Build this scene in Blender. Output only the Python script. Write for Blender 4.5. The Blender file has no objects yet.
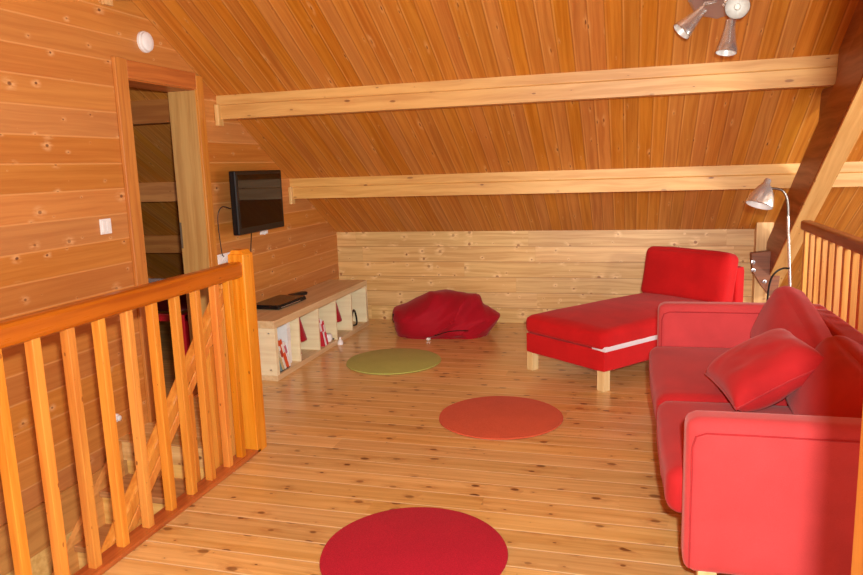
import bpy, bmesh, math, random
from mathutils import Vector, Matrix, noise
random.seed(7)
SC = bpy.context.scene
COL = SC.collection
PI = math.pi

# ------------------------------------------------------------------ helpers
def lin(c):
    out = []
    for v in c[:3]:
        v /= 255.0
        out.append(v/12.92 if v <= .04045 else ((v+.055)/1.055)**2.4)
    return (*out, 1.0)

class NT:
    """tiny node-tree writer"""
    def __init__(s, mat):
        mat.use_nodes = True
        s.t = mat.node_tree; s.n = s.t.nodes; s.l = s.t.links
        s.n.clear()
        s.out = s.n.new('ShaderNodeOutputMaterial')
        s.b = s.n.new('ShaderNodeBsdfPrincipled')
        s.l.new(s.b.outputs[0], s.out.inputs[0])
    def put(s, sock, v):
        if isinstance(v, bpy.types.NodeSocket): s.l.new(v, sock)
        elif v is not None: sock.default_value = v
    def math(s, op, a, b=None, c=None, clamp=False):
        n = s.n.new('ShaderNodeMath'); n.operation = op; n.use_clamp = clamp
        for i, v in enumerate((a, b, c)): s.put(n.inputs[i], v)
        return n.outputs[0]
    def comb(s, x=0., y=0., z=0.):
        n = s.n.new('ShaderNodeCombineXYZ')
        for i, v in enumerate((x, y, z)): s.put(n.inputs[i], v)
        return n.outputs[0]
    def sep(s, v):
        n = s.n.new('ShaderNodeSeparateXYZ'); s.put(n.inputs[0], v); return n.outputs
    def noise(s, vec, scale=1., detail=2., rough=.5, dist=0.):
        n = s.n.new('ShaderNodeTexNoise'); s.put(n.inputs['Vector'], vec)
        n.inputs['Scale'].default_value = scale; n.inputs['Detail'].default_value = detail
        n.inputs['Roughness'].default_value = rough; n.inputs['Distortion'].default_value = dist
        return n.outputs[0]
    def white(s, vec):
        n = s.n.new('ShaderNodeTexWhiteNoise'); n.noise_dimensions = '3D'; s.put(n.inputs['Vector'], vec)
        return n.outputs
    def voro(s, vec, scale=1.):
        n = s.n.new('ShaderNodeTexVoronoi'); n.voronoi_dimensions = '2D'; s.put(n.inputs['Vector'], vec)
        n.inputs['Scale'].default_value = scale
        return n.outputs
    def mr(s, v, a, b, c=0., d=1., smooth=True):
        n = s.n.new('ShaderNodeMapRange'); n.interpolation_type = 'SMOOTHSTEP' if smooth else 'LINEAR'
        for i, x in enumerate((v, a, b, c, d)): s.put(n.inputs[i], x)
        return n.outputs[0]
    def mix(s, f, a, b, mode='MIX'):
        n = s.n.new('ShaderNodeMix'); n.data_type = 'RGBA'; n.blend_type = mode
        s.put(n.inputs[0], f); s.put(n.inputs[6], a); s.put(n.inputs[7], b)
        return n.outputs[2]
    def hsv(s, col, h=.5, sat=1., v=1.):
        n = s.n.new('ShaderNodeHueSaturation')
        s.put(n.inputs['Hue'], h); s.put(n.inputs['Saturation'], sat); s.put(n.inputs['Value'], v); s.put(n.inputs['Color'], col)
        return n.outputs[0]
    def bump(s, h, strength=.3, dist=.005):
        n = s.n.new('ShaderNodeBump'); n.inputs['Strength'].default_value = strength
        n.inputs['Distance'].default_value = dist; s.put(n.inputs['Height'], h)
        s.l.new(n.outputs[0], s.b.inputs['Normal'])
    def obj(s):
        n = s.n.new('ShaderNodeTexCoord'); return n.outputs['Object']
    def rnd(s):
        n = s.n.new('ShaderNodeObjectInfo'); return n.outputs['Random']

def wood(name, u, v, width, light, dark, seam=None, seam_amt=.8, seam_w=.03, knot=(150, 85, 35), knot_size=.07,
         knot_n=(3., 8.), halo=None, halo_amt=.5, rough=.35, var=.16, seg=0., joint=0., grain=1., coat=0., bumpy=.25, spec=.5, wk=30., seam2=None, gc=(.34, .68)):
    """pine: u = axis along the grain, v = axis across the boards, width = board width (None: one piece)"""
    m = bpy.data.materials.new(name); t = NT(m)
    xyz = t.sep(t.obj()); U = xyz[u]; V = xyz[v]; Wd = xyz[3-u-v]
    r0 = t.rnd()
    if width:
        q = t.math('DIVIDE', V, width); bid = t.math('FLOOR', q); fr = t.math('FRACT', q)
    else:
        bid = t.math('MULTIPLY', r0, 61.); fr = None
    rb = t.white(t.comb(bid, 3.7, 1.3))
    off = t.math('MULTIPLY', rb[0], 37.)
    if seg:
        us = t.math('DIVIDE', t.math('ADD', U, t.math('MULTIPLY', rb[0], seg*7.3)), seg)
        sid = t.math('FLOOR', us); sfr = t.math('FRACT', us)
        rb = t.white(t.comb(bid, sid, 1.3))
        off = t.math('MULTIPLY', rb[0], 37.)
    rs = t.sep(rb[1])
    # grain
    wob = t.noise(t.comb(t.math('ADD', t.math('MULTIPLY', U, 1.6), off), t.math('MULTIPLY', V, 5.), Wd), 1., 2.)
    gv = t.math('ADD', t.math('MULTIPLY', V, 34.*grain), t.math('MULTIPLY', wob, 1.8))
    g1 = t.noise(t.comb(t.math('ADD', t.math('MULTIPLY', U, 1.1), off), gv, t.math('MULTIPLY', Wd, wk)), 1., 4., .62)
    g = t.mr(g1, *gc)
    col = t.mix(g, lin(light), lin(dark))
    # slow tone drift along the board
    dr = t.noise(t.comb(t.math('ADD', t.math('MULTIPLY', U, .9), off), t.math('MULTIPLY', V, 2.), 4.), 1., 2.)
    val = t.math('ADD', t.mr(dr, .25, .75, 1-var*.6, 1+var*.6, False), t.mr(rs[1], 0., 1., -var, var, False))
    col = t.hsv(col, t.mr(rs[2], 0., 1., .497, .503, False), t.mr(rs[0], 0., 1., .97, 1.03, False), val)
    # knots
    if knot_size:
        wv = t.noise(t.comb(t.math('MULTIPLY', U, 14.), t.math('MULTIPLY', V, 20.), Wd), 1., 2.)
        kx = t.math('ADD', t.math('ADD', t.math('MULTIPLY', U, knot_n[0]), t.math('MULTIPLY', off, 5.3)), t.math('MULTIPLY', wv, .05))
        ky = t.math('ADD', t.math('MULTIPLY', t.math('ADD', V, Wd) if wk else V, knot_n[1]), t.math('MULTIPLY', wv, .05))
        vo = t.voro(t.comb(kx, ky, 0.))
        d = vo['Distance']; cr = t.sep(vo['Color'])
        big = t.math('MULTIPLY', t.math('POWER', cr[0], 1.6), knot_size)
        if halo:
            hm = t.math('SUBTRACT', 1., t.mr(d, t.math('MULTIPLY', big, .9), t.math('ADD', t.math('MULTIPLY', big, 4.2), .01)))
            hn = t.noise(t.comb(t.math('MULTIPLY', U, 18.), t.math('MULTIPLY', V, 60.), Wd), 1., 3.)
            hm = t.math('MULTIPLY', t.math('MULTIPLY', hm, t.mr(hn, .35, .65)), halo_amt)
            col = t.mix(hm, col, lin(halo))
        km = t.math('SUBTRACT', 1., t.mr(d, t.math('MULTIPLY', big, .55), t.math('ADD', big, .004)))
        km = t.math('MULTIPLY', km, t.mr(cr[1], .0, 1., .5, 1., False))
        col = t.mix(km, col, lin(knot))
    h = t.math('MULTIPLY', g1, .25)
    if width and seam:
        e = t.math('MINIMUM', fr, t.math('SUBTRACT', 1., fr))
        sm = t.math('SUBTRACT', 1., t.mr(e, seam_w*.35, seam_w))
        col = t.mix(t.math('MULTIPLY', sm, seam_amt), col, lin(seam))
        h = t.math('SUBTRACT', h, t.math('MULTIPLY', sm, 1.))
        if seam2:
            e2 = t.math('ABSOLUTE', t.math('SUBTRACT', fr, seam_w*2.2))
            s2 = t.math('SUBTRACT', 1., t.mr(e2, seam_w*.5, seam_w*1.3))
            pn = t.noise(t.comb(t.math('ADD', t.math('MULTIPLY', U, 1.3), off), bid, 2.), 1., 2.)
            col = t.mix(t.math('MULTIPLY', s2, t.mr(pn, .3, .65, .1, .75)), col, lin(seam2))
    if seg and joint:
        jm = t.math('SUBTRACT', 1., t.mr(t.math('MINIMUM', sfr, t.math('SUBTRACT', 1., sfr)), .0004, .0018))
        col = t.mix(t.math('MULTIPLY', jm, joint), col, lin(dark))
    t.put(t.b.inputs['Base Color'], col)
    t.put(t.b.inputs['Roughness'], t.mr(g1, .2, .8, rough-.05, rough+.08, False))
    t.b.inputs['Specular IOR Level'].default_value = spec
    if coat:
        t.b.inputs['Coat Weight'].default_value = coat; t.b.inputs['Coat Roughness'].default_value = .18
    t.bump(h, bumpy, .004)
    return m

def fabric(name, c1, c2, scale=900., rough=.9, sheen=.3, blotch=.12, bump=.15):
    m = bpy.data.materials.new(name); t = NT(m)
    o = t.obj()
    n1 = t.noise(o, scale, 2., .6); n2 = t.noise(o, 5., 3., .6); n3 = t.noise(o, 60., 2., .5)
    col = t.mix(t.mr(n1, .3, .7), lin(c1), lin(c2))
    col = t.hsv(col, .5, 1., t.mr(n2, .25, .75, 1-blotch, 1+blotch, False))
    t.put(t.b.inputs['Base Color'], col)
    t.b.inputs['Roughness'].default_value = rough
    t.b.inputs['Sheen Weight'].default_value = sheen
    t.b.inputs['Sheen Roughness'].default_value = .45
    t.b.inputs['Sheen Tint'].default_value = (1, .75, .72, 1)
    t.b.inputs['Specular IOR Level'].default_value = .2
    t.bump(t.math('ADD', t.math('MULTIPLY', n1, .6), t.math('MULTIPLY', n3, .5)), bump, .003)
    return m

def plain(name, c, rough=.5, metal=0., spec=.5, speckle=.04, scale=40., coat=0.):
    m = bpy.data.materials.new(name); t = NT(m)
    n = t.noise(t.obj(), scale, 3.)
    col = t.hsv(lin(c), .5, 1., t.mr(n, .25, .75, 1-speckle, 1+speckle, False))
    t.put(t.b.inputs['Base Color'], col)
    t.b.inputs['Roughness'].default_value = rough; t.b.inputs['Metallic'].default_value = metal
    t.b.inputs['Specular IOR Level'].default_value = spec
    t.b.inputs['Coat Weight'].default_value = coat
    return m

# ------------------------------------------------------------------ geometry
def box(bm, x0, x1, y0, y1, z0, z1, bev=0., seg=2):
    vs = [bm.verts.new(p) for p in ((x0,y0,z0),(x1,y0,z0),(x1,y1,z0),(x0,y1,z0),(x0,y0,z1),(x1,y0,z1),(x1,y1,z1),(x0,y1,z1))]
    fs = [bm.faces.new([vs[i] for i in f]) for f in ((3,2,1,0),(4,5,6,7),(0,1,5,4),(1,2,6,5),(2,3,7,6),(3,0,4,7))]
    if bev:
        es = list({e for f in fs for e in f.edges})
        bmesh.ops.bevel(bm, geom=es, offset=bev, segments=seg, profile=.5, affect='EDGES')
def prism(bm, pts, axis, a0, a1, bev=0.):
    """pts: 2-D polygon in the two other axes (cyclic order), swept along axis from a0 to a1"""
    def P(p, a):
        q = list(p); q.insert(axis, a); return q
    A = [bm.verts.new(P(p, a0)) for p in pts]; B = [bm.verts.new(P(p, a1)) for p in pts]
    n = len(pts); fs = [bm.faces.new(A), bm.faces.new(B[::-1])]
    for i in range(n): fs.append(bm.faces.new([A[i], B[i], B[(i+1) % n], A[(i+1) % n]]))
    bmesh.ops.recalc_face_normals(bm, faces=fs)
    if bev:
        es = list({e for f in fs for e in f.edges})
        bmesh.ops.bevel(bm, geom=es, offset=bev, segments=2, profile=.5, affect='EDGES')
def tube(bm, pts, r, n=10, closed=False):
    pts = [Vector(p) for p in pts]; rings = []; m = len(pts)
    up = None
    for i, p in enumerate(pts):
        a = pts[(i-1) % m] if closed or i > 0 else p
        b = pts[(i+1) % m] if closed or i < m-1 else p
        d = (b-a).normalized()
        if up is None: up = d.orthogonal().normalized()
        up = (up - d*up.dot(d))
        up = up.normalized() if up.length > 1e-6 else d.orthogonal().normalized()
        w = d.cross(up); rr = r[i] if isinstance(r, (list, tuple)) else r
        rings.append([bm.verts.new(p + (up*math.cos(t*2*PI/n) + w*math.sin(t*2*PI/n))*rr) for t in range(n)])
    k = m if closed else m-1
    for i in range(k):
        A, B = rings[i], rings[(i+1) % m]
        for j in range(n): bm.faces.new([A[j], A[(j+1) % n], B[(j+1) % n], B[j]])
    if not closed:
        bm.faces.new(rings[0][::-1]); bm.faces.new(rings[-1])
def spline(pts, n=8):
    pts = [Vector(p) for p in pts]; out = []
    P = [pts[0]*2-pts[1]] + pts + [pts[-1]*2-pts[-2]]
    for i in range(1, len(P)-2):
        for k in range(n):
            t = k/n; a, b, c, d = P[i-1], P[i], P[i+1], P[i+2]
            out.append(.5*((2*b)+(c-a)*t+(2*a-5*b+4*c-d)*t*t+(3*b-a-3*c+d)*t*t*t))
    out.append(pts[-1]); return out
def lathe(bm, prof, n=28, M=None, cap=True):
    """prof: (r, z) from bottom to top"""
    M = M or Matrix()
    rings = [[bm.verts.new(M @ Vector((r*math.cos(2*PI*j/n), r*math.sin(2*PI*j/n), z))) for j in range(n)] for r, z in prof]
    for A, B in zip(rings, rings[1:]):
        for j in range(n): bm.faces.new([A[j], A[(j+1) % n], B[(j+1) % n], B[j]])
    if cap:
        bm.faces.new(rings[0][::-1]); bm.faces.new(rings[-1])
def softbox(bm, c, d, r, puff=(0, 0, 0, 0, 0, 0), n=14, wr=0., seed=0, M=None):
    """rounded box, centre c, size d, edge radius r; puff = bulge of -x,+x,-y,+y,-z,+z faces"""
    hx, hy, hz = d[0]/2, d[1]/2, d[2]/2
    b2 = bmesh.new(); bmesh.ops.create_cube(b2, size=2.0)
    bmesh.ops.subdivide_edges(b2, edges=b2.edges[:], cuts=n, use_grid_fill=True)
    for v in b2.verts:
        q = Vector(v.co)
        # pull the grid lines towards the edges so that roundings get enough of them
        s = [math.copysign(abs(k)**.75, k) for k in q]
        p = Vector((s[0]*hx, s[1]*hy, s[2]*hz))
        inner = Vector((max(-hx+r, min(hx-r, p.x)), max(-hy+r, min(hy-r, p.y)), max(-hz+r, min(hz-r, p.z))))
        o = p-inner
        if o.length > 1e-9: p = inner+o.normalized()*r if o.length > 0 else p
        w = [max(0., 1-k*k)**.8 for k in s]
        e = [max(0., (abs(k)-.5)/.5) for k in s]
        p.x += ((puff[1] if q.x > 0 else -puff[0])*w[1]*w[2])*e[0]
        p.y += ((puff[3] if q.y > 0 else -puff[2])*w[0]*w[2])*e[1]
        p.z += ((puff[5] if q.z > 0 else -puff[4])*w[0]*w[1])*e[2]
        if wr:
            k = noise.noise(Vector((p.x*7+seed, p.y*7, p.z*7)))*wr + noise.noise(Vector((p.x*18+seed, p.y*18, p.z*18)))*wr*.4
            p += p.normalized()*k
        v.co = p
    mp = {}
    for v in b2.verts:
        co = (M @ v.co) if M else v.co + Vector(c)
        mp[v] = bm.verts.new(co)
    for f in b2.faces: bm.faces.new([mp[v] for v in f.verts])
    b2.free()
def pillow(bm, w, h, t, M, n=26, pinch=.06, wr=.006, seed=0, sag=0.):
    """scatter-cushion shape in its own x (width) y (height) plane, moved by M"""
    def P(i, j, s):
        x = -1+2*i/n; y = -1+2*j/n
        x = math.copysign(abs(x)**.8, x); y = math.copysign(abs(y)**.8, y)
        th = max(0., (1-x**4))**.5 * max(0., (1-y**4))**.5
        px = w/2*x*(1-pinch*(1-y*y)); py = h/2*y*(1-pinch*(1-x*x)) - sag*(1-x*x)*max(0., y)
        z = s*t/2*th
        k = noise.noise(Vector((px*6+seed, py*6, s*3)))*wr*2 + noise.noise(Vector((px*16+seed, py*16, s*3)))*wr
        return M @ Vector((px, py, z+k*(.3+.7*th)))
    top = [[bm.verts.new(P(i, j, 1)) for j in range(n+1)] for i in range(n+1)]
    bot = [[top[i][j] if i in (0, n) or j in (0, n) else bm.verts.new(P(i, j, -1)) for j in range(n+1)] for i in range(n+1)]
    for i in range(n):
        for j in range(n):
            bm.faces.new([top[i][j], top[i+1][j], top[i+1][j+1], top[i][j+1]])
            bm.faces.new([bot[i][j], bot[i][j+1], bot[i+1][j+1], bot[i+1][j]])
    return [top[i][0].co.copy() for i in range(n)] + [top[n][j].co.copy() for j in range(n)] + \
           [top[i][n].co.copy() for i in range(n, 0, -1)] + [top[0][j].co.copy() for j in range(n, 0, -1)]

def link(name, bm, mat, parent=None, smooth=False, local=False, loc=None):
    """one mesh object; with a parent (and local False) world coordinates are turned into the parent's"""
    me = bpy.data.meshes.new(name)
    if parent is not None and not local:
        Mw = Matrix(); q = parent
        while q is not None:
            Mw = Matrix.LocRotScale(q.location, q.rotation_euler, None) @ Mw; q = q.parent
        bm.transform(Mw.inverted())
    bmesh.ops.recalc_face_normals(bm, faces=bm.faces[:])
    bm.to_mesh(me); bm.free()
    for mm in (mat if isinstance(mat, (list, tuple)) else [mat]): me.materials.append(mm)
    if smooth:
        for p in me.polygons: p.use_smooth = True
        try: me.set_sharp_from_angle(angle=math.radians(smooth if smooth is not True else 40))
        except Exception: pass
    o = bpy.data.objects.new(name, me); COL.objects.link(o)
    if parent is not None: o.parent = parent
    if loc is not None: o.location = loc
    return o
def tag(o, label=None, cat=None, group=None, kind=None):
    if label: o['label'] = label
    if cat: o['category'] = cat
    if group: o['group'] = group
    if kind: o['kind'] = kind
    return o
def thing(name, label, cat, loc=(0, 0, 0), rz=0., group=None, kind=None):
    o = bpy.data.objects.new(name, None); COL.objects.link(o); o.empty_display_size = .1
    o.location = loc; o.rotation_euler = (0, 0, rz)
    return tag(o, label, cat, group, kind)
def B(): return bmesh.new()
def boxo(name, mat, parent, *a, **k):
    bm = B(); box(bm, *a, **k); return link(name, bm, mat, parent)
def struct(name, bm, mat, label=None, cat=None):
    return tag(link(name, bm, mat), label, cat, kind='structure')

# ------------------------------------------------------------------ materials
M = {}
M['floor'] = wood('pine_floor', 0, 1, .135, (228,184,118), (204,154,86), seam=(246,218,168), seam_amt=.8, seam_w=.045,  # pale seam colour paints in the glints on bevelled board edges
                  knot=(104,54,22), knot_size=.18, knot_n=(5.5, 9.5), halo=(164,102,50), halo_amt=.45, rough=.3, var=.10, seg=2.6, coat=.35, bumpy=.35)
M['wall'] = wood('stained_wall_boards', 1, 2, .142, (202,132,64), (182,108,46), gc=(.22,.8), seam=(222,156,92), seam_amt=.6, seam_w=.045,
                 knot=(104,56,30), knot_size=.075, knot_n=(5., 7.), halo=(226,172,116), halo_amt=.75, rough=.42, var=.07)
M['ceil'] = wood('stained_ceiling_boards', 1, 0, .092, (202,130,52), (178,104,34), seam=(132,74,26), seam_amt=.45, seam_w=.045,
                 knot=(104,52,20), knot_size=.06, knot_n=(2.6, 10.8), halo=(222,166,100), halo_amt=.7, rough=.42, var=.055, wk=0., seam2=(216,154,82))
M['knee'] = wood('pale_knee_wall_boards', 0, 2, .146, (220,178,116), (196,148,88), seam=(156,106,56), seam_amt=.75, seam_w=.03,
                 knot=(140,82,38), knot_size=.13, knot_n=(6.5, 6.5), halo=(238,200,144), halo_amt=.8, rough=.38, var=.1, seg=1.7, joint=.5)
M['beam'] = wood('pale_beam', 0, 2, None, (222,170,96), (202,144,72), knot=(120,66,28), knot_size=.09, knot_n=(3., 9.), halo=(190,130,70), halo_amt=.4, rough=.45, var=.08, grain=.6)
M['rafter'] = wood('rafter_wood', 1, 2, None, (162,94,46), (134,70,30), knot=(96,48,22), knot_size=.05, knot_n=(3., 8.), rough=.42, var=.06, grain=.6, wk=0.)
M['rafter_lit'] = wood('rafter_lit_wood', 1, 0, None, (230,182,112), (210,154,84), knot=(140,80,36), knot_size=.06, knot_n=(3., 8.), rough=.42, var=.06, grain=.6, wk=0.)  # rafter wood made paler: light on the underside is put into the colour
M['dim_beam'] = wood('side_room_dim_beam', 0, 2, None, (190,122,58), (164,96,40), knot_size=.05, rough=.5, grain=.6)  # beam wood darkened: the side room's dimness is put into the colour
M['post'] = wood('pale_post', 2, 0, None, (222,178,116), (196,146,84), knot=(140,84,40), knot_size=.05, knot_n=(9., 3.), rough=.45, var=.06)
M['rail'] = wood('handrail_wood', 1, 0, None, (186,100,36), (160,76,22), knot=(110,48,18), knot_size=.05, knot_n=(3., 9.), rough=.3, var=.05, coat=.25)
M['balu'] = wood('baluster_wood', 2, 0, None, (226,150,58), (206,120,38), knot=(120,58,20), knot_size=.055, knot_n=(4.5, 10.), rough=.32, var=.1, coat=.2)
M['balu_pale'] = wood('pale_baluster_wood', 2, 0, None, (226,166,92), (200,132,62), knot=(140,78,36), knot_size=.05, knot_n=(4.5, 10.), rough=.35, var=.08)
M['case'] = wood('door_casing_wood', 2, 1, None, (208,134,56), (184,106,38), knot=(120,62,24), knot_size=.03, rough=.35, var=.04, grain=.8)
M['head'] = wood('door_head_wood', 1, 2, None, (198,116,50), (170,88,34), knot=(120,62,24), knot_size=.03, rough=.35, var=.04, grain=.8)
M['jamb'] = wood('door_jamb_wood', 2, 0, None, (204,152,84), (182,126,62), knot=(120,62,24), knot_size=.0, rough=.4, var=.04, grain=.7)
M['tread'] = wood('stair_tread_wood', 0, 1, None, (200,142,90), (172,112,64), knot=(120,64,30), knot_size=.05, rough=.4, var=.04)
M['riser'] = wood('stair_riser_wood', 0, 2, None, (236,190,112), (216,164,86), knot=(150,92,44), knot_size=.05, rough=.45, var=.05)
M['birch'] = wood('birch_veneer', 1, 2, None, (240,222,182), (230,206,164), knot_size=0, rough=.5, var=.03, grain=.8)
M['birch_top'] = wood('birch_veneer_top', 1, 0, None, (226,196,150), (212,178,130), knot_size=0, rough=.45, var=.03, grain=.8)
M['birch_side'] = wood('birch_veneer_side', 0, 2, None, (240,222,182), (230,206,164), knot_size=0, rough=.5, var=.03, grain=.8)
M['leg'] = wood('pale_leg_wood', 2, 0, None, (236,206,150), (220,186,126), knot_size=0, rough=.45, var=.03)
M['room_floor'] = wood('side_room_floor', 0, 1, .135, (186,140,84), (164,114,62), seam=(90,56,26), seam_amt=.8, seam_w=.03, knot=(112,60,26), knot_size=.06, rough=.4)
M['sofa'] = fabric('red_sofa_cover', (200,44,46), (180,34,38), sheen=.15)
M['arm'] = fabric('faded_red_sofa_cover', (214,78,80), (198,64,66), sheen=.3)
M['chaise'] = fabric('red_chaise_cover', (208,28,29), (190,21,24), sheen=.08)
M['bag'] = fabric('crimson_bag_cloth', (176,14,34), (150,10,28), sheen=.1, rough=.75)
M['piping'] = fabric('red_piping', (190,50,54), (170,40,46), sheen=.3)
M['white_cloth'] = fabric('white_mattress_cloth', (232,222,224), (214,204,210), sheen=.1, blotch=.03)
def rug(name, a, b): return fabric(name, a, b, scale=260., rough=.95, sheen=.04, blotch=.06, bump=.6)
M['rug_red'] = rug('crimson_rug_pile', (190,28,52), (166,20,42))
M['rug_orange'] = rug('orange_rug_pile', (212,98,66), (196,82,52))
M['rug_green'] = rug('green_rug_pile', (184,186,100), (166,168,82))
M['black'] = plain('black_plastic', (10,9,10), .4)
M['screen'] = plain('glossy_screen', (7,6,7), .06, speckle=0., spec=.5)
M['white'] = plain('white_plastic', (236,230,226), .4)
M['chrome'] = plain('brushed_chrome', (226,220,214), .25, .82)
M['chrome_in'] = plain('lamp_inside', (225,222,218), .4, .3)
M['bulb'] = plain('frosted_bulb', (250,246,236), .3)
M['steel'] = plain('steel_bolt', (200,200,205), .3, 1.)
M['redpaint'] = plain('red_paint', (196,22,34), .4)
M['shaded_red'] = fabric('shaded_red_cloth', (110,16,22), (90,10,16))  # red bed cloth, with the shade it lies in put into the colour
M['redshade'] = fabric('red_lampshade_cloth', (168,18,34), (146,12,28))
M['pw'] = plain('white_paper', (238,236,232), .7)
def pc(name, c): return plain(name, c, .5)

# ------------------------------------------------------------------ levels of the house
S = .579                                     # roof slope
def cz(y): return .875 + S*(2.1-y) if y > -1.97 else .875 + S*4.07 - S*(-1.97-y)
XR = 3.9                                     # plane of the rafter and the right railing
HX = .872                                     # stair-hole edge / railing line

# floor slabs (one floor, with the stair opening left out)
bm = B()
for r in ((HX-.03, 4.05, -6.3, 2.25), (0, HX-.03, -1.23, 2.25), (-.01, HX-.03, -6.3, -3.7)):
    box(bm, r[0], r[1], r[2], r[3], -.11, 0)
struct('floor', bm, M['floor'])
bm = B(); box(bm, -3.2, -.01, -3.0, 3.35, -.11, -.001)
struct('trim_1', bm, M['room_floor'], 'plank floor of the dark room through the doorway', 'floor')
bm = B(); box(bm, -3.2, 8, -7, 5, -2.75, -2.6)
struct('trim_2', bm, M['floor'], 'ground floor boards below the stair opening', 'floor')

# roof boards: near slope, far slope, and the stretch that runs down past the gallery
bm = B()
def slab(x0, x1, ya, yb):
    prism(bm, [(ya, cz(ya)), (yb, cz(yb)), (yb, cz(yb)+.12), (ya, cz(ya)+.12)], 0, x0, x1)
slab(-3.2, 8, -1.97, 2.25); slab(4.04, 8, 2.25, 5.0); slab(-3.2, -.02, 2.25, 3.4); slab(-3.2, 8, -6.3, -1.97)
struct('ceiling', bm, M['ceil'])

# left wall with the door opening
D0, D1, DZ = -.83, -.14, 2.05
bm = B()
def wq(pts): prism(bm, pts, 0, -.19, 0)
wq([(-6.3, -.11), (-1.97, -.11), (-1.97, cz(-1.97)+.02), (-6.3, cz(-6.3)+.02)])
wq([(-1.97, -.11), (D0, -.11), (D0, cz(D0)+.02), (-1.97, cz(-1.97)+.02)])
wq([(D0, DZ), (D1, DZ), (D1, cz(D1)+.02), (D0, cz(D0)+.02)])
wq([(D1, -.11), (3.3, -.11), (3.3, cz(3.3)+.02), (D1, cz(D1)+.02)])
struct('wall_left', bm, M['wall'])
# floor-edge board and lower wall in the stairwell
bm = B(); box(bm, -.19, .012, -3.7, -1.0, -.345, -.112)
M['rim'] = wood('floor_edge_wood', 1, 2, None, (216,150,76), (190,122,54), knot=(130,70,30), knot_size=.07, knot_n=(3., 7.), rough=.42, grain=.6)
struct('trim_3', bm, M['rim'], 'orange floor edge board on the stairwell wall', 'board')
bm = B(); box(bm, -.19, -.005, -3.9, 1., -2.6, -.34)
struct('wall_stairwell', bm, M['riser'])
# knee wall
bm = B(); box(bm, -.001, 3.85, 2.1, 2.25, 0, .9)
struct('wall_back', bm, M['knee'])
bm = B(); box(bm, -3.2, -.19, 3.3, 3.35, -.1, .5)
struct('wall_side_room_back', bm, M['wall'])
bm = B(); box(bm, 4.04, 8, 4.2, 4.3, -2.6, .2)
struct('wall_gallery', bm, M['knee'])
bm = B(); box(bm, -3.2, -3.1, -3.0, 3.35, -.1, 3.2); box(bm, -3.2, -.19, -3.05, -3.0, -.1, 3.2)
struct('wall_side_room', bm, M['wall'])
bm = B(); box(bm, 3.82, 3.95, 1.99, 2.11, 0, .94)
struct('trim_4', bm, M['post'], 'pale post at the end of the low back wall', 'post')

# purlins
def purlin(y, z0, lab, n):
    o = thing('ceiling_beam', lab, 'beam', (0, y, z0), kind='structure')
    bm = B(); zm = z0+.098; prism(bm, [(y, z0), (y+.1, z0), (y+.1, cz(y+.1)+.03), (y+.004, cz(y)+.03), (y+.004, zm+.004), (y+.008, zm), (y, zm-.004)], 0, -.02, 8.)
    link('beam', bm, M['beam'], o)
    bm = B(); prism(bm, [(y, z0), (y+.1, z0), (y+.1, cz(y+.1)+.03), (y, cz(y)+.03)], 0, -3.1, -.18)
    link('beam_in_side_room', bm, M['dim_beam'], o)
    bm = B(); box(bm, .001, .03, y-.035, y+.03, z0-.045, z0+.1, .004)
    link('end_bracket', bm, M['post'], o)
purlin(.11, 1.862, 'thick pale upper ceiling beam, nearest the spotlight', 1)
purlin(1.15, 1.252, 'pale lower ceiling beam, ending beside the television', 2)
purlin(-.93, 2.47, 'pale ceiling beam above the smoke detector, at the top left corner', 3)
purlin(-1.97-.05, 3.02, 'pale ridge beam', 4)
# rail seen through the doorway, along the foot of the side room roof
bm = B(); box(bm, -3.1, -.19, 2.13, 2.25, .66, .85)
struct('trim_5', bm, M['dim_beam'], 'lowest beam inside the dark side room beyond the doorway', 'beam')

# rafter frame
ra = thing('roof_rafter', 'dark orange sloping rafter beside the floor lamp', 'rafter', (3.96, 2.1, .36), kind='structure')
bm = B(); T = lambda y: cz(y)-.165; L = lambda y: 1.08+.593*(.88-y)
prism(bm, [(-1.97, L(-1.97)), (2.1, L(2.1)), (2.1, T(2.1)), (-1.97, T(-1.97))], 0, XR, XR+.11, .006)
link('rafter', bm, M['rafter'], ra)
bm = B(); prism(bm, [(-1.97, L(-1.97)), (2.1, L(2.1)), (2.1, L(2.1)-.016), (-1.97, L(-1.97)-.016)], 0, XR+.004, XR+.118, .002)
link('lit_underside', bm, M['rafter_lit'], ra)  # added thin layer carrying the painted brightness of the rafter's underside
bm = B(); prism(bm, [(.46, T(.46)-.02), (.43, 1.862), (.1, 1.862), (.08, cz(.08)), (-1.97, cz(-1.97)), (-1.97, T(-1.97)-.02)], 0, XR+.008, XR+.1)
link('packing_board', bm, M['rafter'], ra)
bm = B(); prism(bm, [(3.756,.707),(3.773,.551),(3.842,.436),(3.905,.354),(3.965,.38),(3.99,.62),(3.93,.73)], 1, 1.79, 1.87, .004)
g = link('gusset', bm, wood('gusset_wood', 0, 2, None, (134,70,32), (110,54,22), knot_size=.0, rough=.45), ra)
for x, z, yy in ((3.772,.633,1.79), (3.778,.568,1.79), (3.865,.475,1.79)):
    bm = B(); lathe(bm, [(.016,0),(.016,.012),(.009,.013),(.009,.022),(.004,.026)], 12, Matrix.Translation((x, yy, z)) @ Matrix.Rotation(PI/2, 4, 'X'))
    link('bolt', bm, M['steel'], g)
g.parent = ra

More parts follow.
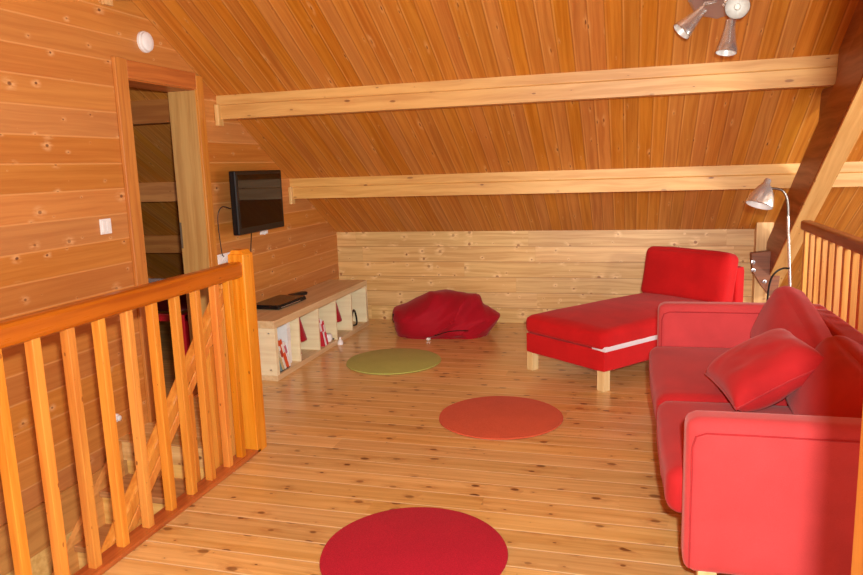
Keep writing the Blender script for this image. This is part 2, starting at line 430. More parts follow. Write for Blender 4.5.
# ------------------------------------------------------------------ doorway
dr = thing('door_1', 'open doorway with orange pine casing in the left wall', 'doorway', (0, D0, 0), kind='structure')
boxo('casing', M['case'], dr, 0, .022, D0-.1, D0+.005, 0, 2.155, bev=.004)
boxo('casing', M['case'], dr, 0, .022, D1-.005, D1+.075, 0, 2.135, bev=.004)
boxo('head_casing', M['head'], dr, 0, .02, D0+.005, D1-.005, DZ-.005, 2.15, bev=.004)
boxo('jamb', M['jamb'], dr, -.2, .006, D1-.012, D1+.001, 0, DZ)
boxo('jamb', M['jamb'], dr, -.2, .006, D0-.001, D0+.012, 0, DZ)
boxo('head_jamb', M['head'], dr, -.2, .006, D0+.012, D1-.012, DZ-.012, DZ+.001)
bm = B(); box(bm, -.2, -.186, D1-.0135, D1-.011, .98, 1.16)
for z in (1.0, 1.06, 1.12): box(bm, -.198, -.188, D1-.016, D1-.013, z-.012, z+.012)
link('strike_plate', bm, plain('dull_brass', (120,100,78), .5, .2), dr)
boxo('threshold', M['head'], dr, -.2, .0, D0+.012, D1-.012, .0, .012, bev=.003)

# red bed frame in the dark room
bed = thing('child_bed', 'red framed low bed in the dark room behind the doorway', 'bed', (-.65, .42, 0))
boxo('bed_rail', M['redpaint'], bed, -1.9, -.62, .40, .44, .32, .38, bev=.004)
for x, y in ((-.65, .42), (-1.88, .42), (-.65, 1.25), (-1.88, 1.25)):
    boxo('leg', M['redpaint'], bed, x-.03, x+.03, y-.03, y+.03, 0, .38, bev=.005)
boxo('bed_rail', M['redpaint'], bed, -.67, -.63, .44, 1.24, .32, .38, bev=.004)
bm = B(); softbox(bm, (-1.265, .83, .46), (1.22, .84, .15), .05, (0,0,0,0,0,.02), 8); link('mattress', bm, M['shaded_red'], bed, True)

# ------------------------------------------------------------------ left railing
rl = thing('stair_railing', 'orange wooden railing with square balusters beside the stair opening', 'railing', (HX, -1.19, 0))
YE = -3.75
boxo('handrail', M['rail'], rl, HX-.035, HX+.035, YE, -1.2, .955, 1.037, bev=.016)
boxo('bottom_rail', M['rail'], rl, HX-.045, HX+.045, YE, -1.2, .0, .022, bev=.005)
bm = B(); box(bm, HX-.045, HX+.045, -1.235, -1.135, 0, 1.075, .004); prism(bm, [(HX-.045, 1.07), (HX+.045, 1.07), (HX+.025, 1.095), (HX-.025, 1.095)], 1, -1.225, -1.145)
link('newel_post', bm, M['balu'], rl, local=False)
boxo('newel_post', M['balu'], rl, HX-.045, HX+.045, YE-.09, YE, 0, 1.09, bev=.005)
by = [-1.328] + [-1.452-.158*k for k in range(15)]
b0 = None
for i, y in enumerate(by):
    if b0 is None:
        bm = B(); box(bm, -.0185, .0185, -.0185, .0185, .016, .96, .003)
        b0 = link('baluster', bm, M['balu'], rl, local=True, loc=(0, y+1.19, 0)); bb = b0
    else:
        bb = b0.copy(); COL.objects.link(bb); bb.location = (0, y+1.19, 0)

# ------------------------------------------------------------------ stairs
st = thing('staircase', 'wooden staircase going down behind the stair railing', 'staircase', (.42, -1.23, 0))
RI, GO = .2, .218
for k in range(1, 12):
    yn = -1.23 - GO*k; z = -RI*k
    boxo('tread', M['tread'], st, .05, .80, yn-.0, yn+GO+.03, z-.035, z, bev=.004)
for k in range(0, 12):
    yn = -1.23 - GO*k; z = -RI*k
    boxo('riser', M['riser'], st, .05, .80, yn+.022, yn+.036, z-RI, z-(.036 if k else .001))
def stringer(x0, x1, up, m):
    s = RI/GO
    z = lambda y, o: (y+1.23)*s+o
    bm = B(); prism(bm, [(-1.235, z(-1.235, up)-.04), (-1.235, -.30), (-3.9, z(-3.9, -.3)), (-3.9, z(-3.9, up))], 0, x0, x1)
    link('stringer', bm, m, st)
stringer(.014, .05, .05, M['rim']); stringer(.80, .828, .0, M['balu'])
# sloping handrail on the open side
p0 = Vector((.79, -1.245, .93)); p1 = Vector((.79, -2.5, -.245))
def bar(a, b, w, h, m, name, par, bev=.01):
    d = (b-a); Lh = d.length; bm = B(); box(bm, -w/2, w/2, 0, Lh, -h/2, h/2, bev)
    R = Matrix.Rotation(math.atan2(d.z, -d.y)*-1 + PI, 4, 'X') if False else d.to_track_quat('Y', 'Z').to_matrix().to_4x4()
    bm.transform(Matrix.Translation(a) @ R); return link(name, bm, m, par)
bar(p0+Vector((0,0,-.03)), p1+Vector((0,0,-.03)), .05, .062, M['balu'], 'handrail', st)
bar(p0+Vector((0,0,-.115)), p1+Vector((0,0,-.115)), .035, .045, M['balu'], 'handrail_strip', st, .005)
for y in (-1.42, -1.62, -1.82, -2.02, -2.22):
    zt = .93+(y+1.245)*(1.175/1.255)-.13
    boxo('baluster', M['balu'], st, .77, .81, y-.018, y+.018, (y+1.23)*RI/GO-.12, zt, bev=.003)
boxo('newel_post', M['balu'], st, .755, .812, -1.285, -1.231, -.25, .93, bev=.004)
# safety-gate catches
bm = B(); lathe(bm, [(.024,0),(.024,.012),(.016,.016),(.016,.03),(.008,.034)], 18, Matrix.Translation((0, -1.205, .13)) @ Matrix.Rotation(PI/2, 4, 'Y'))
tag(link('gate_catch', bm, M['white'], None, True), 'small round white catch on the left wall above the stairs', 'wall catch')
bm = B(); box(bm, .776, .79, -1.297, -1.2855, .125, .172, .003); box(bm, .772, .794, -1.288, -1.2855, .115, .182, .001)
tag(link('gate_bracket', bm, M['white']), 'small white upright bracket low on the stair post beside the railing newel', 'bracket')

# ------------------------------------------------------------------ right railing
rr = thing('gallery_railing', 'pine railing with pale balusters behind the sofa', 'railing', (3.95, .8, 0))
boxo('handrail', M['rafter'], rr, 3.915, 3.985, -2.1, .84, .985, 1.05, bev=.014)
boxo('bottom_rail', M['rafter'], rr, 3.905, 3.995, -2.1, .84, 0, .035, bev=.006)
b0 = None
for k in range(19):
    y = .765-.157*k
    if b0 is None:
        bm = B(); box(bm, -.022, .022, -.022, .022, .03, .99, .003)
        b0 = link('baluster', bm, M['balu_pale'], rr, local=True, loc=(0, y-.8, 0))
    else:
        q = b0.copy(); COL.objects.link(q); q.location = (0, y-.8, 0)

# near post, widened out of view to keep light off the sofa's right side
bm = B(); box(bm, 3.134, 3.50, -3.56, -3.45, 0, cz(-3.5)+.02, .006)
struct('trim_6', bm, M['balu'], 'orange pillar at the right edge in front of the sofa', 'post')

# ------------------------------------------------------------------ low shelf unit
sh = thing('shelf_unit', 'low birch shelf unit with five open cells along the left wall', 'shelf', (.2, 0, 0))
boxo('top_panel', M['birch_top'], sh, .005, .39, 0, 1.85, .385, .44, bev=.002)
boxo('bottom_panel', M['birch_top'], sh, .005, .39, 0, 1.85, 0, .04, bev=.002)
boxo('side_panel', M['birch_side'], sh, .005, .389, .0005, .04, .04, .385)
boxo('side_panel', M['birch_side'], sh, .005, .389, 1.81, 1.8495, .04, .385)
cells = [.04]
for y in (.394, .748, 1.102, 1.456):
    boxo('divider', M['birch_side'], sh, .01, .385, y-.008, y+.008, .04, .385)
for z in (.08, .35):
    bm = B(); lathe(bm, [(.006,0),(.006,.002)], 10, Matrix.Translation((.34, .0005, z)) @ Matrix.Rotation(PI/2, 4, 'X')); link('screw_cap', bm, M['steel'], sh)

# books -----------------------------------------------------------
def book(y, z, th, h, dep, tilt, cols, label, grp, x1=.375, name='book'):
    """spine faces +x; tilt leans the top towards -y"""
    o = thing(name, label, 'book', (x1-dep/2, y, z), group=grp)
    R = Matrix.Rotation(tilt, 4, 'X')
    bm = B(); box(bm, -dep/2, dep/2, -th/2, th/2, 0, h, .0015); bm.transform(R); link('cover', bm, pc('book_cover', cols[0]), o, local=True)
    bm = B(); box(bm, dep/2-.004, dep/2+.0012, -th/2-.0008, th/2+.0008, h*.55, h*.85); bm.transform(R); link('spine_label', bm, pc('spine_label', cols[1]), o, local=True)
    bm = B(); box(bm, -dep/2+.004, dep/2-.004, -th/2+.002, th/2-.002, h-.004, h+.0006); bm.transform(R); link('pages', bm, M['pw'], o, local=True)
    return o
g1 = 'leaning books in the first cell'
book(.325, .041, .05, .325, .26, 0, ((238,234,232), (226,222,222)), 'tall white box file standing at the far side of the first shelf cell', None, .33)
book(.10, .049, .016, .19, .15, .42, ((120,150,150), (30,34,40)), 'teal book with black spine mark, first of the leaning books', g1)
book(.135, .049, .014, .21, .15, .42, ((206,176,128), (226,206,170)), 'tan leaning book right beside the teal one', g1)
book(.165, .049, .016, .2, .15, .42, ((232,226,212), (180,60,40)), 'cream leaning book in the middle of the first shelf cell', g1)
book(.205, .049, .022, .25, .16, .40, ((222,84,40), (240,232,226)), 'orange and white book leaning in the first shelf cell', g1)
book(.235, .049, .018, .22, .15, .38, ((238,230,226), (200,110,130)), 'white book with pink mark leaning against the white box file', g1)
bm = B(); box(bm, .20, .372, .05, .24, .0405, .048, .001)
tag(link('magazine', bm, pc('magazine_cover', (60,62,66))), 'dark flat magazine lying under the leaning books', 'magazine')
bm = B(); box(bm, .30, .36, .075, .17, .262, .326, .004); bm.transform(Matrix.Identity(4))
bb = thing('picture_card', 'dark brown and red card propped above the leaning books', 'card', (.32, .13, .262))
bm.free(); bm = B(); box(bm, .3, .306, .07, .175, .255, .335, .001); link('card', bm, pc('card_brown', (58,26,20)), bb)
bm = B(); box(bm, .306, .308, .09, .15, .27, .30); link('card_print', bm, pc('card_red', (150,40,30)), bb)

g3 = 'leaning books in the third cell'
book(.86, .041, .022, .27, .15, .34, ((206,40,56), (240,226,226)), 'red book leaning at the near side of the third shelf cell', g3)
book(.893, .041, .018, .25, .15, .34, ((240,232,232), (214,60,80)), 'white book between two red books in the third shelf cell', g3)
book(.925, .041, .022, .23, .15, .34, ((214,50,70), (240,220,220)), 'red book leaning at the far side of the third shelf cell', g3)
bm = B(); lathe(bm, [(.03,0),(.04,.015),(.042,.04),(.036,.062),(.03,.066)], 20, Matrix.Translation((.33, 1.02, .0405)))
tag(link('bowl', bm, M['white'], None, True), 'small white pot beside the books in the third shelf cell', 'pot')
bm = B(); tube(bm, spline([(.33, 1.055, .05), (.35, 1.068, .052), (.36, 1.08, .049), (.34, 1.09, .0465)], 6), .006, 8)
tag(link('plug_lead', bm, M['black'], None, True), 'short black plug lead at the far side of the third shelf cell', 'cable')

# small table lamps -------------------------------------------------
def table_lamp(y, label):
    o = thing('table_lamp', label, 'lamp', (.275, y, .041), group='small red table lamps in the shelf unit')
    bm = B(); lathe(bm, [(.05,0),(.052,.012),(.046,.03),(.03,.045),(.012,.055),(.01,.15)], 24); link('base', bm, M['white'], o, True, local=True)
    bm = B(); lathe(bm, [(.05,.018),(.0525,.018),(.0525,.026),(.05,.026)], 24, cap=False); link('base_band', bm, M['redpaint'], o, True, local=True)
    bm = B(); lathe(bm, [(.100,.135),(.102,.135),(.050,.335),(.048,.335),(.098,.138)], 28, cap=False); link('lamp_shade', bm, M['redshade'], o, True, local=True)
    return o
table_lamp(.512, 'small table lamp with red conical shade in the second shelf cell')
table_lamp(1.222, 'small table lamp with red conical shade in the fourth shelf cell')
bm = B(); tube(bm, spline([(.30, 1.56, .047), (.33, 1.54, .06), (.34, 1.56, .14), (.335, 1.61, .19), (.33, 1.66, .17), (.335, 1.68, .10), (.34, 1.66, .048), (.32, 1.61, .047), (.30, 1.58, .047)], 8), .008, 8)
tag(link('cable_loop', bm, M['black'], None, True), 'loop of black cable in the farthest shelf cell', 'cable')
bm = B(); lathe(bm, [(.026,0),(.027,.02),(.018,.034),(.009,.046),(.008,.062),(.004,.066)], 18, Matrix.Translation((.415, 1.09, 0)))
tag(link('floor_trinket', bm, M['white'], None, True), 'small white bell-shaped object on the floor in front of the shelf', 'trinket')

# laptop + remote
lp = thing('laptop', 'closed black laptop lying on the birch shelf', 'laptop', (.12, .62, .44), rz=-.05)
bm = B(); box(bm, -.125, .125, -.24, .2, .004, .024, .004); link('base', bm, M['black'], lp, local=True)
bm = B(); box(bm, -.123, .123, -.238, .198, .025, .037, .005); link('lid', bm, plain('laptop_lid', (22,20,22), .25), lp, local=True)
bm = B(); box(bm, .1252, .1265, -.2, .1, .012, .0165); link('silver_edge', bm, M['chrome'], lp, local=True)
for x, y in ((-.1,-.2), (.1,-.2), (-.1,.17), (.1,.17)):
    bm = B(); lathe(bm, [(.009,0),(.009,.005)], 10, Matrix.Translation((x, y, 0))); link('foot', bm, M['black'], lp, local=True)
rc = thing('power_adapter', 'black power brick beyond the laptop on the shelf', 'adapter', (.1, .97, .44), rz=-.3)
bm = B(); box(bm, -.03, .03, -.09, .09, 0, .028, .006); link('brick', bm, M['black'], rc, local=True)
bm = B(); tube(bm, spline([(0, .088, .012), (-.01, .13, .008), (-.04, .15, .006), (-.06, .12, .006)], 6), .004, 8); link('lead', bm, M['black'], rc, True, local=True)

# ------------------------------------------------------------------ wall items
Rtv = Matrix.Translation((.125, .38, 0)) @ Matrix.Rotation(.03, 4, 'Z') @ Matrix.Translation((-.125, -.38, 0))
tv = thing('television', 'black flat television mounted on the left wall', 'television', (.0, .38, 1.05))
bm = B(); box(bm, .10, .15, .015, .745, 1.05, 1.50, .008, 3); bm.transform(Rtv); link('casing', bm, M['black'], tv)
bm = B(); box(bm, .1495, .1515, .045, .715, 1.095, 1.472, .0008); bm.transform(Rtv); link('screen', bm, M['screen'], tv)
bm = B(); box(bm, .001, .03, .28, .48, 1.18, 1.38, .003); box(bm, .03, .101, .34, .42, 1.24, 1.32, .003); link('wall_mount', bm, M['black'], tv)
bm = B(); tube(bm, spline([(.1, .03, 1.24), (.05, .0, 1.255), (.03, -.03, 1.20), (.02, -.02, 1.08), (.018, .0, .93), (.018, .02, .90)], 8), .0032, 8); link('power_cord', bm, M['black'], tv, True)
bm = B(); tube(bm, spline([(.10, .30, 1.08), (.03, .40, 1.0), (.016, .385, .8), (.016, .37, .6), (.016, .36, .46)], 8), .004, 8); link('signal_cord', bm, M['black'], tv, True)

def plate(name, label, cat, y0, y1, z0, z1, kind):
    o = thing(name, label, cat, (0, (y0+y1)/2, z0))
    bm = B(); box(bm, .001, .011, y0, y1, z0, z1, .003); link('cover_plate', bm, M['white'], o)
    if kind == 'switch':
        ym = (y0+y1)/2
        for a, b in ((y0+.01, ym-.001), (ym+.001, y1-.01)):
            bm = B(); box(bm, .0105, .016, a, b, z0+.012, z1-.012, .002); link('rocker', bm, M['white'], o)
    else:
        n = max(1, round((y1-y0)/.085))
        for k in range(n):
            yc = y0+(k+.5)*(y1-y0)/n
            bm = B(); lathe(bm, [(.026,0),(.026,.002),(.022,.002),(.021,.0006)], 20, Matrix.Translation((.011, yc, (z0+z1)/2)) @ Matrix.Rotation(PI/2, 4, 'Y')); link('socket', bm, M['white'], o)
plate('light_switch', 'white double light switch on the left wall beside the doorway', 'switch', -1.165, -1.08, 1.175, 1.26, 'switch')
plate('wall_socket', 'white double wall socket below the television, near the newel post', 'socket', -.045, .17, .85, .92, 'socket')
plate('wall_socket', 'white wall socket just under the bottom edge of the television', 'socket', .585, .70, 1.0, 1.04, 'one')
sd = thing('smoke_detector', 'round white smoke detector above the doorway', 'smoke detector', (0, -.628, 2.276))
R = Matrix.Translation((.001, -.628, 2.276)) @ Matrix.Rotation(PI/2, 4, 'Y')
bm = B(); lathe(bm, [(.062,0),(.062,.014),(.058,.018)], 32, R); link('base', bm, M['white'], sd, True)
bm = B(); lathe(bm, [(.056,.018),(.055,.03),(.044,.038),(.02,.041)], 32, R); link('cover', bm, M['white'], sd, True)

# ------------------------------------------------------------------ rugs
def rugo(cx, cy, r, m, label):
    bm = B(); n = 96
    prof = [(r-.006, 0.0), (r, .004), (r-.002, .010), (r-.012, .0125)]
    rings = [[bm.verts.new((rr*(1+.004*math.sin(3*a+cx)+.003*math.sin(7*a))*math.cos(a), rr*(1+.004*math.sin(3*a+cx))*math.sin(a), z)) for a in [2*PI*j/n for j in range(n)]] for rr, z in prof]
    for A, Bq in zip(rings, rings[1:]):
        for j in range(n): bm.faces.new([A[j], A[(j+1) % n], Bq[(j+1) % n], Bq[j]])
    bm.faces.new(rings[-1]); bm.faces.new(rings[0][::-1])
    return tag(link('round_rug', bm, m, None, True, loc=(cx, cy, .0005)), label, 'rug', 'round rugs on the floor')
rugo(1.052, .635, .368, M['rug_green'], 'round olive green rug in front of the shelf unit')
rugo(2.088, -.445, .368, M['rug_orange'], 'round orange rug in the middle of the floor')
rugo(2.03, -2.015, .365, M['rug_red'], 'round crimson rug nearest the viewer')

# ------------------------------------------------------------------ bean bag
def interp(x, tab):
    for (a, b), (c, d) in zip(tab, tab[1:]):
        if x <= c: 
            t = (x-a)/(c-a); t = max(0., min(1., t)); t = t*t*(3-2*t)*.5+t*.5
            return b+(d-b)*t
    return tab[-1][1]
OUT = [(-.482,.205), (-.475,.238), (-.385,.263), (-.27,.318), (-.135,.388), (-.03,.40), (.10,.383), (.285,.378), (.31,.345), (.345,.282), (.43,.225), (.50,.176),
       (.49,.150), (.44,.08), (.385,.018), (.33,-.03), (-.32,-.03), (-.43,.0), (-.455,.05)]
BC = Vector((0., .15))
def outline_r(a):
    """distance from the centre to the sack's outline in direction a"""
    d = Vector((math.cos(a), math.sin(a))); best = .3
    for (x0, z0), (x1, z1) in zip(OUT, OUT[1:]+OUT[:1]):
        p = Vector((x0, z0))-BC; e = Vector((x1-x0, z1-z0)); den = d.x*e.y-d.y*e.x
        if abs(den) < 1e-9: continue
        t = (p.x*e.y-p.y*e.x)/den; u = (p.x*d.y-p.y*d.x)/den
        if t > 0 and -1e-6 <= u <= 1+1e-6: best = t
    return best
bm = B(); bmesh.ops.create_icosphere(bm, subdivisions=6, radius=1.)
for v in bm.verts:
    p = v.co.copy(); rr = math.hypot(p.x, p.z)
    rad = outline_r(math.atan2(p.z, p.x)) if rr > 1e-6 else .2
    k = rr**.9
    x = p.x/max(rr, 1e-6)*rad*k; z = .15+p.z/max(rr, 1e-6)*rad*k
    y = math.copysign(abs(p.y)**.85, p.y)*.32*(1-.2*p.x)*(1.0 if z < .15 else 1-.9*(z-.15))
    q = Vector((x, y, z))
    # folds: ridges that run from the upper right down to the lower left
    s = q.x*.55-q.z*.9+q.y*.5
    w = abs(noise.noise(Vector((s*5+2.3, q.x*1.2, q.y*1.4))))
    w2 = abs(noise.noise(Vector((s*10+7.1, q.x*4, q.y*3))))
    amp = .042*(.25+.75*min(1., max(0., z/.16)))
    nrm = Vector((p.x*.5, p.y, p.z)).normalized()
    q += nrm*(.012-w*amp*2.0-w2*amp*.7)*(.35+.65*abs(p.y))
    if q.z < .012: q.z = 0.0
    v.co = q
bg = thing('bean_bag', 'slumped crimson bean bag on the floor against the back wall', 'bean bag', (1.22, 1.62, 0))
link('bag', bm, M['bag'], bg, True, local=True)
bm = B(); box(bm, -.448, -.43, -.165, -.125, .12, .20, .003); link('handle_strap', bm, M['black'], bg, local=True)
bm = B(); tube(bm, spline([(-.02, -.318, .05), (.08, -.322, .085), (.16, -.318, .10), (.27, -.285, .095)], 6), .0045, 6); link('zip', bm, M['black'], bg, True, local=True)
bm = B(); box(bm, -.10, -.065, -.302, -.28, .004, .024, .003); link('zip_label', bm, M['white'], bg, local=True)

# ------------------------------------------------------------------ chaise longue
ca = math.radians(39)
E_ = Vector((math.cos(ca), -math.sin(ca), 0)); F_ = Vector((math.sin(ca), math.cos(ca), 0))
cmid = Vector((2.396, .3825, 0)) - F_*.03
ch = thing('chaise_longue', 'red chaise longue with pale legs in front of the back wall', 'chaise longue', tuple(cmid), rz=-ca)
# local: x across (width .74), y = length
CW, CL = .74, 1.58
bm = B(); softbox(bm, (0, CL/2, .205), (CW, CL, .15), .018, n=10); link('base_frame', bm, M['chaise'], ch, True, local=True)
bm = B(); softbox(bm, (0, CL/2-.09, .338), (CW+.012, CL-.16, .135), .045, (0,0,.01,0,0,.03), 20, wr=.003, seed=4); link('seat_cushion', bm, M['chaise'], ch, True, local=True)
bm = B(); box(bm, CW/2-.11, CW/2-.002, .003, .03, .268, .288, .006); box(bm, CW/2-.03, CW/2+.005, .006, 1.3, .266, .302, .008); w_ = link('exposed_mattress', bm, M['white_cloth'], ch, True, local=True)
w_['label'] = 'white inner mattress edge showing below the cushion'
bm = B(); softbox(bm, (0, CL-.06, .40), (CW, .12, .53), .025, n=10); link('backrest', bm, M['chaise'], ch, True, local=True)
Mb = Matrix.Translation((0, 1.385, .575)) @ Matrix.Rotation(math.radians(-12), 4, 'X')
bm = B(); softbox(bm, (0,0,0), (CW+.02, .17, .40), .05, (0,0,.035,.0,0,.015), 18, wr=.004, seed=2, M=Mb); link('back_cushion', bm, M['chaise'], ch, True, local=True)
for x in (-CW/2+.035, CW/2-.035):
    for y in (.035, CL-.06):
        bm = B(); box(bm, x-.03, x+.03, y-.03, y+.03, 0, .135, .003); link('leg', bm, M['leg'], ch, local=True)

# ------------------------------------------------------------------ sofa
so = thing('sofa', 'faded red two-seat sofa with loose cushions at the right', 'sofa', (3.45, -1.11, 0))
Y0, Y1, X0, X1 = -2.14, -.09, 3.0, 3.885
bm = B(); softbox(bm, ((X0+.025+X1-.1)/2, (Y0+Y1)/2, .19), (X1-.1-X0-.025, Y1-Y0-.22, .14), .015, n=8); link('base_frame', bm, M['sofa'], so, True)
def arm(y0, y1):
    bm = B(); softbox(bm, ((X0+X1)/2, (y0+y1)/2, .391), (X1-X0+.008, y1-y0, .538), .04, (0,0,.006,.006,0,.004), 18); a = link('arm', bm, M['arm'], so, True)
    bm = B(); yy = y0-.004
    pts = [(X0+.014, yy, .15)] + [(X0+.014, yy, z) for z in (.3, .45, .57)] + [(X0+.024, yy, .605), (X0+.055, yy, .618)] + [(x, yy, .62) for x in (3.2, 3.4, 3.6)] + [(X1-.05, yy, .62)]
    tube(bm, pts, .0035, 6); link('piping', bm, M['piping'], a, True)
    return a
arm(Y0, Y0+.13); arm(Y1-.13, Y1)
bm = B(); softbox(bm, (X1-.065, (Y0+Y1)/2, .39), (.13, Y1-Y0-.26+.02, .54), .03, n=14); link('backrest', bm, M['sofa'], so, True)
ym = -1.2
for a, b, sd_ in ((Y0+.132, ym-.002, 1), (ym+.002, Y1-.132, 5)):
    bm = B(); softbox(bm, ((2.95+3.75)/2, (a+b)/2, .338), (.80, b-a, .17), .05, (.012,0,0,0,0,.022), 18, wr=.003, seed=sd_); link('seat_cushion', bm, M['sofa'], so, True)
def backc(c, w, h, lean, roll, sd_, t=.17):
    Mx = Matrix.Translation(c) @ Matrix.Rotation(roll, 4, 'X') @ Matrix.Rotation(lean, 4, 'Y')
    bm = B(); softbox(bm, (0,0,0), (t, w, h), .065, (.05,.03,.01,.01,0,.012), 20, wr=.007, seed=sd_, M=Mx); return link('back_cushion', bm, M['sofa'], so, True)
backc((3.62, -.655, .53), .90, .38, math.radians(22), math.radians(11), 3)
backc((3.625, -1.57, .53), .85, .38, math.radians(28), math.radians(3), 9)
for x in (X0+.075, X1-.06):
    for y in (Y0+.05, Y1-.05):
        bm = B(); box(bm, x-.03, x+.03, y-.03, y+.03, 0, .128, .003); link('leg', bm, M['leg'], so)

so.rotation_euler = (0, 0, .016)
# scatter cushion: corners worked out from where it leans on the seat and the back cushions
A = Vector((3.20, -1.11, .475)); Dp = Vector((3.265, -1.51, .455)); Bp = Vector((3.50, -.90, .665)); Cp = Vector((3.58, -1.34, .655))
cen = (A+Bp+Cp+Dp)/4; ux = ((Dp-A)+(Cp-Bp)).normalized(); uy = ((Bp-A)+(Cp-Dp)); uy = (uy-ux*uy.dot(ux)).normalized(); uz = ux.cross(uy)
if uz.z < 0: uz = -uz
Mp = Matrix(((ux.x, uy.x, uz.x, cen.x), (ux.y, uy.y, uz.y, cen.y), (ux.z, uy.z, uz.z, cen.z+.02), (0,0,0,1)))
cu = thing('scatter_cushion', 'square red scatter cushion leaning on the sofa back cushions', 'cushion', tuple(cen))
bm = B(); loop = pillow(bm, .46, .41, .19, Mp, 28, .05, .006, 11); link('cushion_cover', bm, M['sofa'], cu, True)
bm = B(); tube(bm, loop, .004, 6, True); link('piping', bm, M['piping'], cu, True)

# ------------------------------------------------------------------ floor lamp
LX, LY = 3.80, .3
fl = thing('floor_lamp', 'chrome gooseneck floor lamp behind the sofa', 'floor lamp', (LX, LY, 0))
bm = B(); lathe(bm, [(.085,0),(.087,.008),(.082,.018),(.03,.026),(.012,.034)], 32, Matrix.Translation((LX, LY, 0))); link('base', bm, M['chrome'], fl, True)
bm = B(); tube(bm, [(LX, LY, .03), (3.769, .3, .646), (3.736, .3, 1.12)], .008, 12); link('pole', bm, M['chrome'], fl, True)
bm = B(); tube(bm, spline([(3.736, .3, 1.115), (3.733, .3, 1.18), (3.722, .3, 1.235), (3.70, .3, 1.272), (3.665, .3, 1.285), (3.625, .3, 1.29)], 8), .007, 12); link('gooseneck', bm, plain('dark_chrome', (120,112,106), .3, 1.), fl, True)
ax = Vector((-.30, -.27, -.91)).normalized(); ap = Vector((3.618, .31, 1.345))
Rl = Matrix.Translation(ap) @ (ax.to_track_quat('Z', 'Y').to_matrix().to_4x4())
bm = B(); lathe(bm, [(.0785,.170),(.078,.155),(.070,.118),(.054,.080),(.038,.052),(.026,.040),(.021,.034),(.020,.008),(.015,.0)], 36, Rl, cap=False)
bm.faces.ensure_lookup_table(); link('lamp_shade', bm, M['chrome'], fl, True)
bm = B(); lathe(bm, [(.0775,.170),(.0765,.153),(.068,.119),(.052,.082),(.036,.056),(.005,.05)], 36, Rl, cap=False); link('shade_lining', bm, M['white'], fl, True)
bm = B(); lathe(bm, [(.004,.150),(.02,.140),(.026,.12),(.02,.09),(.012,.07),(.012,.05)], 20, Rl); link('bulb', bm, M['bulb'], fl, True)
bm = B(); tube(bm, spline([(3.757, .295, .80), (3.72, .29, .80), (3.68, .29, .775), (3.655, .30, .72), (3.645, .31, .6), (3.65, .33, .3), (3.68, .36, .01)], 8), .006, 8); link('cord', bm, M['black'], fl, True)

# ------------------------------------------------------------------ ceiling spotlight
sl = thing('ceiling_spotlight', 'chrome ceiling spotlight with swivelling heads near the roof top', 'spotlight', (3.22, -.32, cz(-.32)))
nrm = Vector((0, -S, -1)).normalized()
Rc = Matrix.Translation((3.245, -.355, cz(-.355))) @ nrm.to_track_quat('Z', 'Y').to_matrix().to_4x4()
bm = B(); lathe(bm, [(.155,0),(.155,.012),(.138,.026),(.03,.03)], 8, Rc); link('ceiling_plate', bm, plain('plate_chrome', (190,172,162), .3, .6), sl, 20)
def head(a, b, r0, r1):
    a = Vector(a); b = Vector(b); d = b-a; Ln = d.length
    R = Matrix.Translation(a) @ d.to_track_quat('Z', 'Y').to_matrix().to_4x4()
    bm = B(); lathe(bm, [(r0*.55,0),(r0,.006),(r0,Ln*.18),(r0*1.1,Ln*.3),(r1*.82,Ln*.72),(r1,Ln*.9),(r1,Ln)], 28, R, cap=False); bm.faces.new([v for v in bm.verts[:28]][::-1]) if False else None
    h = link('spot_head', bm, M['chrome'], sl, True)
    bm = B(); lathe(bm, [(r1*.97,Ln),(r1*.8,Ln*.72),(r0*.9,Ln*.5),(.002,Ln*.45)], 28, R, cap=False); link('reflector', bm, M['chrome_in'], h, True)
    bm = B(); lathe(bm, [(.013,Ln*.5),(.016,Ln*.75),(.012,Ln*.86),(.003,Ln*.88)], 16, R); link('bulb', bm, M['bulb'], h, True)
    q = Rc @ Vector((0,0,.02)); dd = (a-q)
    bm = B(); tube(bm, [q+dd*.25, a+Vector((0,0,.02)), a+d*.08], .008, 10); link('swivel_arm', bm, M['chrome'], h, True)
    return h
head((3.166, -.40, 2.235), (3.058, -.43, 2.125), .025, .051)
head((3.297, -.40, 2.170), (3.276, -.43, 2.005), .025, .051)
cd = (Vector((2.842, -4.475, 1.6))-Vector((3.325, -.45, 2.21))).normalized()
head(Vector((3.325, -.40, 2.225)), Vector((3.325, -.40, 2.225))+cd*.15, .022, .058)
for o in list(sl.children):
    pass

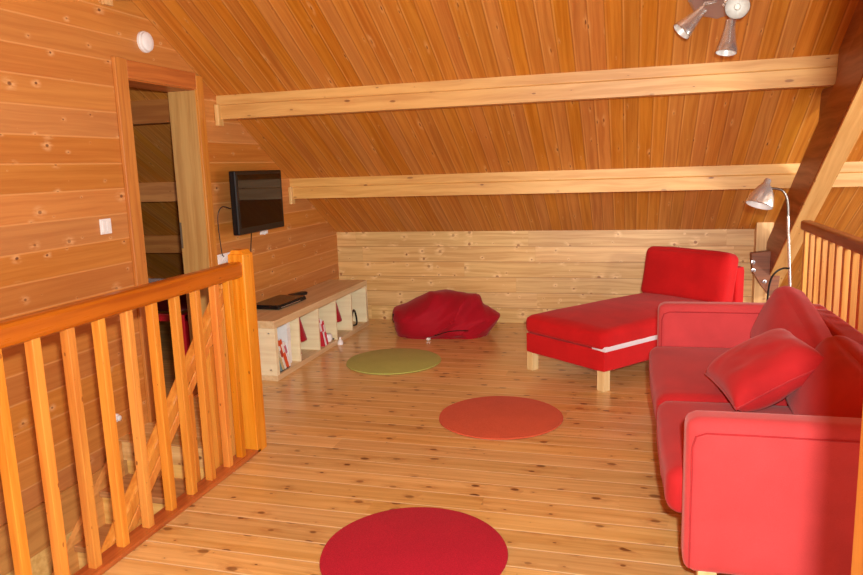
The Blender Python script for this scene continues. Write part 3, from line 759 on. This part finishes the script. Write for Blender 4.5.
# ------------------------------------------------------------------ light
def area(name, loc, target, sx, sy, e, col):
    d = bpy.data.lights.new(name, 'AREA'); d.shape = 'RECTANGLE'; d.size = sx; d.size_y = sy; d.energy = e; d.color = col
    o = bpy.data.objects.new(name, d); COL.objects.link(o); o.location = loc
    o.rotation_euler = (Vector(target)-Vector(loc)).to_track_quat('-Z', 'Y').to_euler(); return o
area('window_light_behind', (2.4, -6.0, 1.1), (2.2, 0, 1.0), 3.6, 1.0, 36, (.92, .97, 1.))
area('window_light_gallery', (7.2, .3, .9), (3.5, .3, 1.2), 3.6, 2.4, 150, (.98, 1., .98))
area('side_room_fill', (-2.6, -2.2, 1.5), (-.8, .6, .2), .8, .8, 9, (1., .86, .7))  # added fill to brighten the side room; no window is built there
d = bpy.data.lights.new('gallery_fill_spot', 'SPOT'); d.energy = 420; d.spot_size = math.radians(62); d.spot_blend = .4; d.shadow_soft_size = .25; d.color = (1., .98, .9)  # added spot standing in for gallery daylight on railing and rafter; no fitting
o = bpy.data.objects.new('gallery_fill_spot', d); COL.objects.link(o); o.location = (5.6, -2.4, 1.7)
o.rotation_euler = (Vector((4.5, 1.2, 1.35))-Vector(o.location)).to_track_quat('-Z', 'Y').to_euler()
d = bpy.data.lights.new('camera_flash', 'POINT'); d.energy = 136; d.shadow_soft_size = .035; d.color = (.95, 1., .96)
d.use_nodes = True
nt = d.node_tree; em = [n for n in nt.nodes if n.type == 'EMISSION'][0]
fo = nt.nodes.new('ShaderNodeLightFalloff'); fo.inputs['Strength'].default_value = 1.; nt.links.new(fo.outputs['Linear'], em.inputs['Strength'])
o = bpy.data.objects.new('camera_flash', d); COL.objects.link(o); o.location = (2.93, -4.5, 1.64)
w = bpy.data.worlds.new('World'); SC.world = w; w.use_nodes = True
bgn = [n for n in w.node_tree.nodes if n.type == 'BACKGROUND'][0]
bgn.inputs[0].default_value = (.93, .97, 1., 1); bgn.inputs[1].default_value = .8

# ------------------------------------------------------------------ camera
cam = bpy.data.cameras.new('camera'); co = bpy.data.objects.new('camera', cam); COL.objects.link(co)
f_px = 716.763; cam.sensor_width = 36; cam.lens = f_px*36/863; cam.clip_start = .05
yaw, pitch, roll = .27901635, -.16761359, -.03326128
cy, sy, cp, sp = math.cos(yaw), math.sin(yaw), math.cos(pitch), math.sin(pitch)
fw = Vector((-sy*cp, cy*cp, sp)); rt = Vector((cy, sy, 0)); up = rt.cross(fw)
c_, s_ = math.cos(roll), math.sin(roll)
r2 = rt*c_+up*s_; u2 = up*c_-rt*s_
co.matrix_world = Matrix(((r2.x, u2.x, -fw.x, 2.84228), (r2.y, u2.y, -fw.y, -4.475124), (r2.z, u2.z, -fw.z, 1.488517), (0,0,0,1)))
SC.camera = co
SC.view_settings.view_transform = 'Standard'
SC.view_settings.look = 'None'
SC.view_settings.exposure = 0.
SC.cycles.use_denoising = True
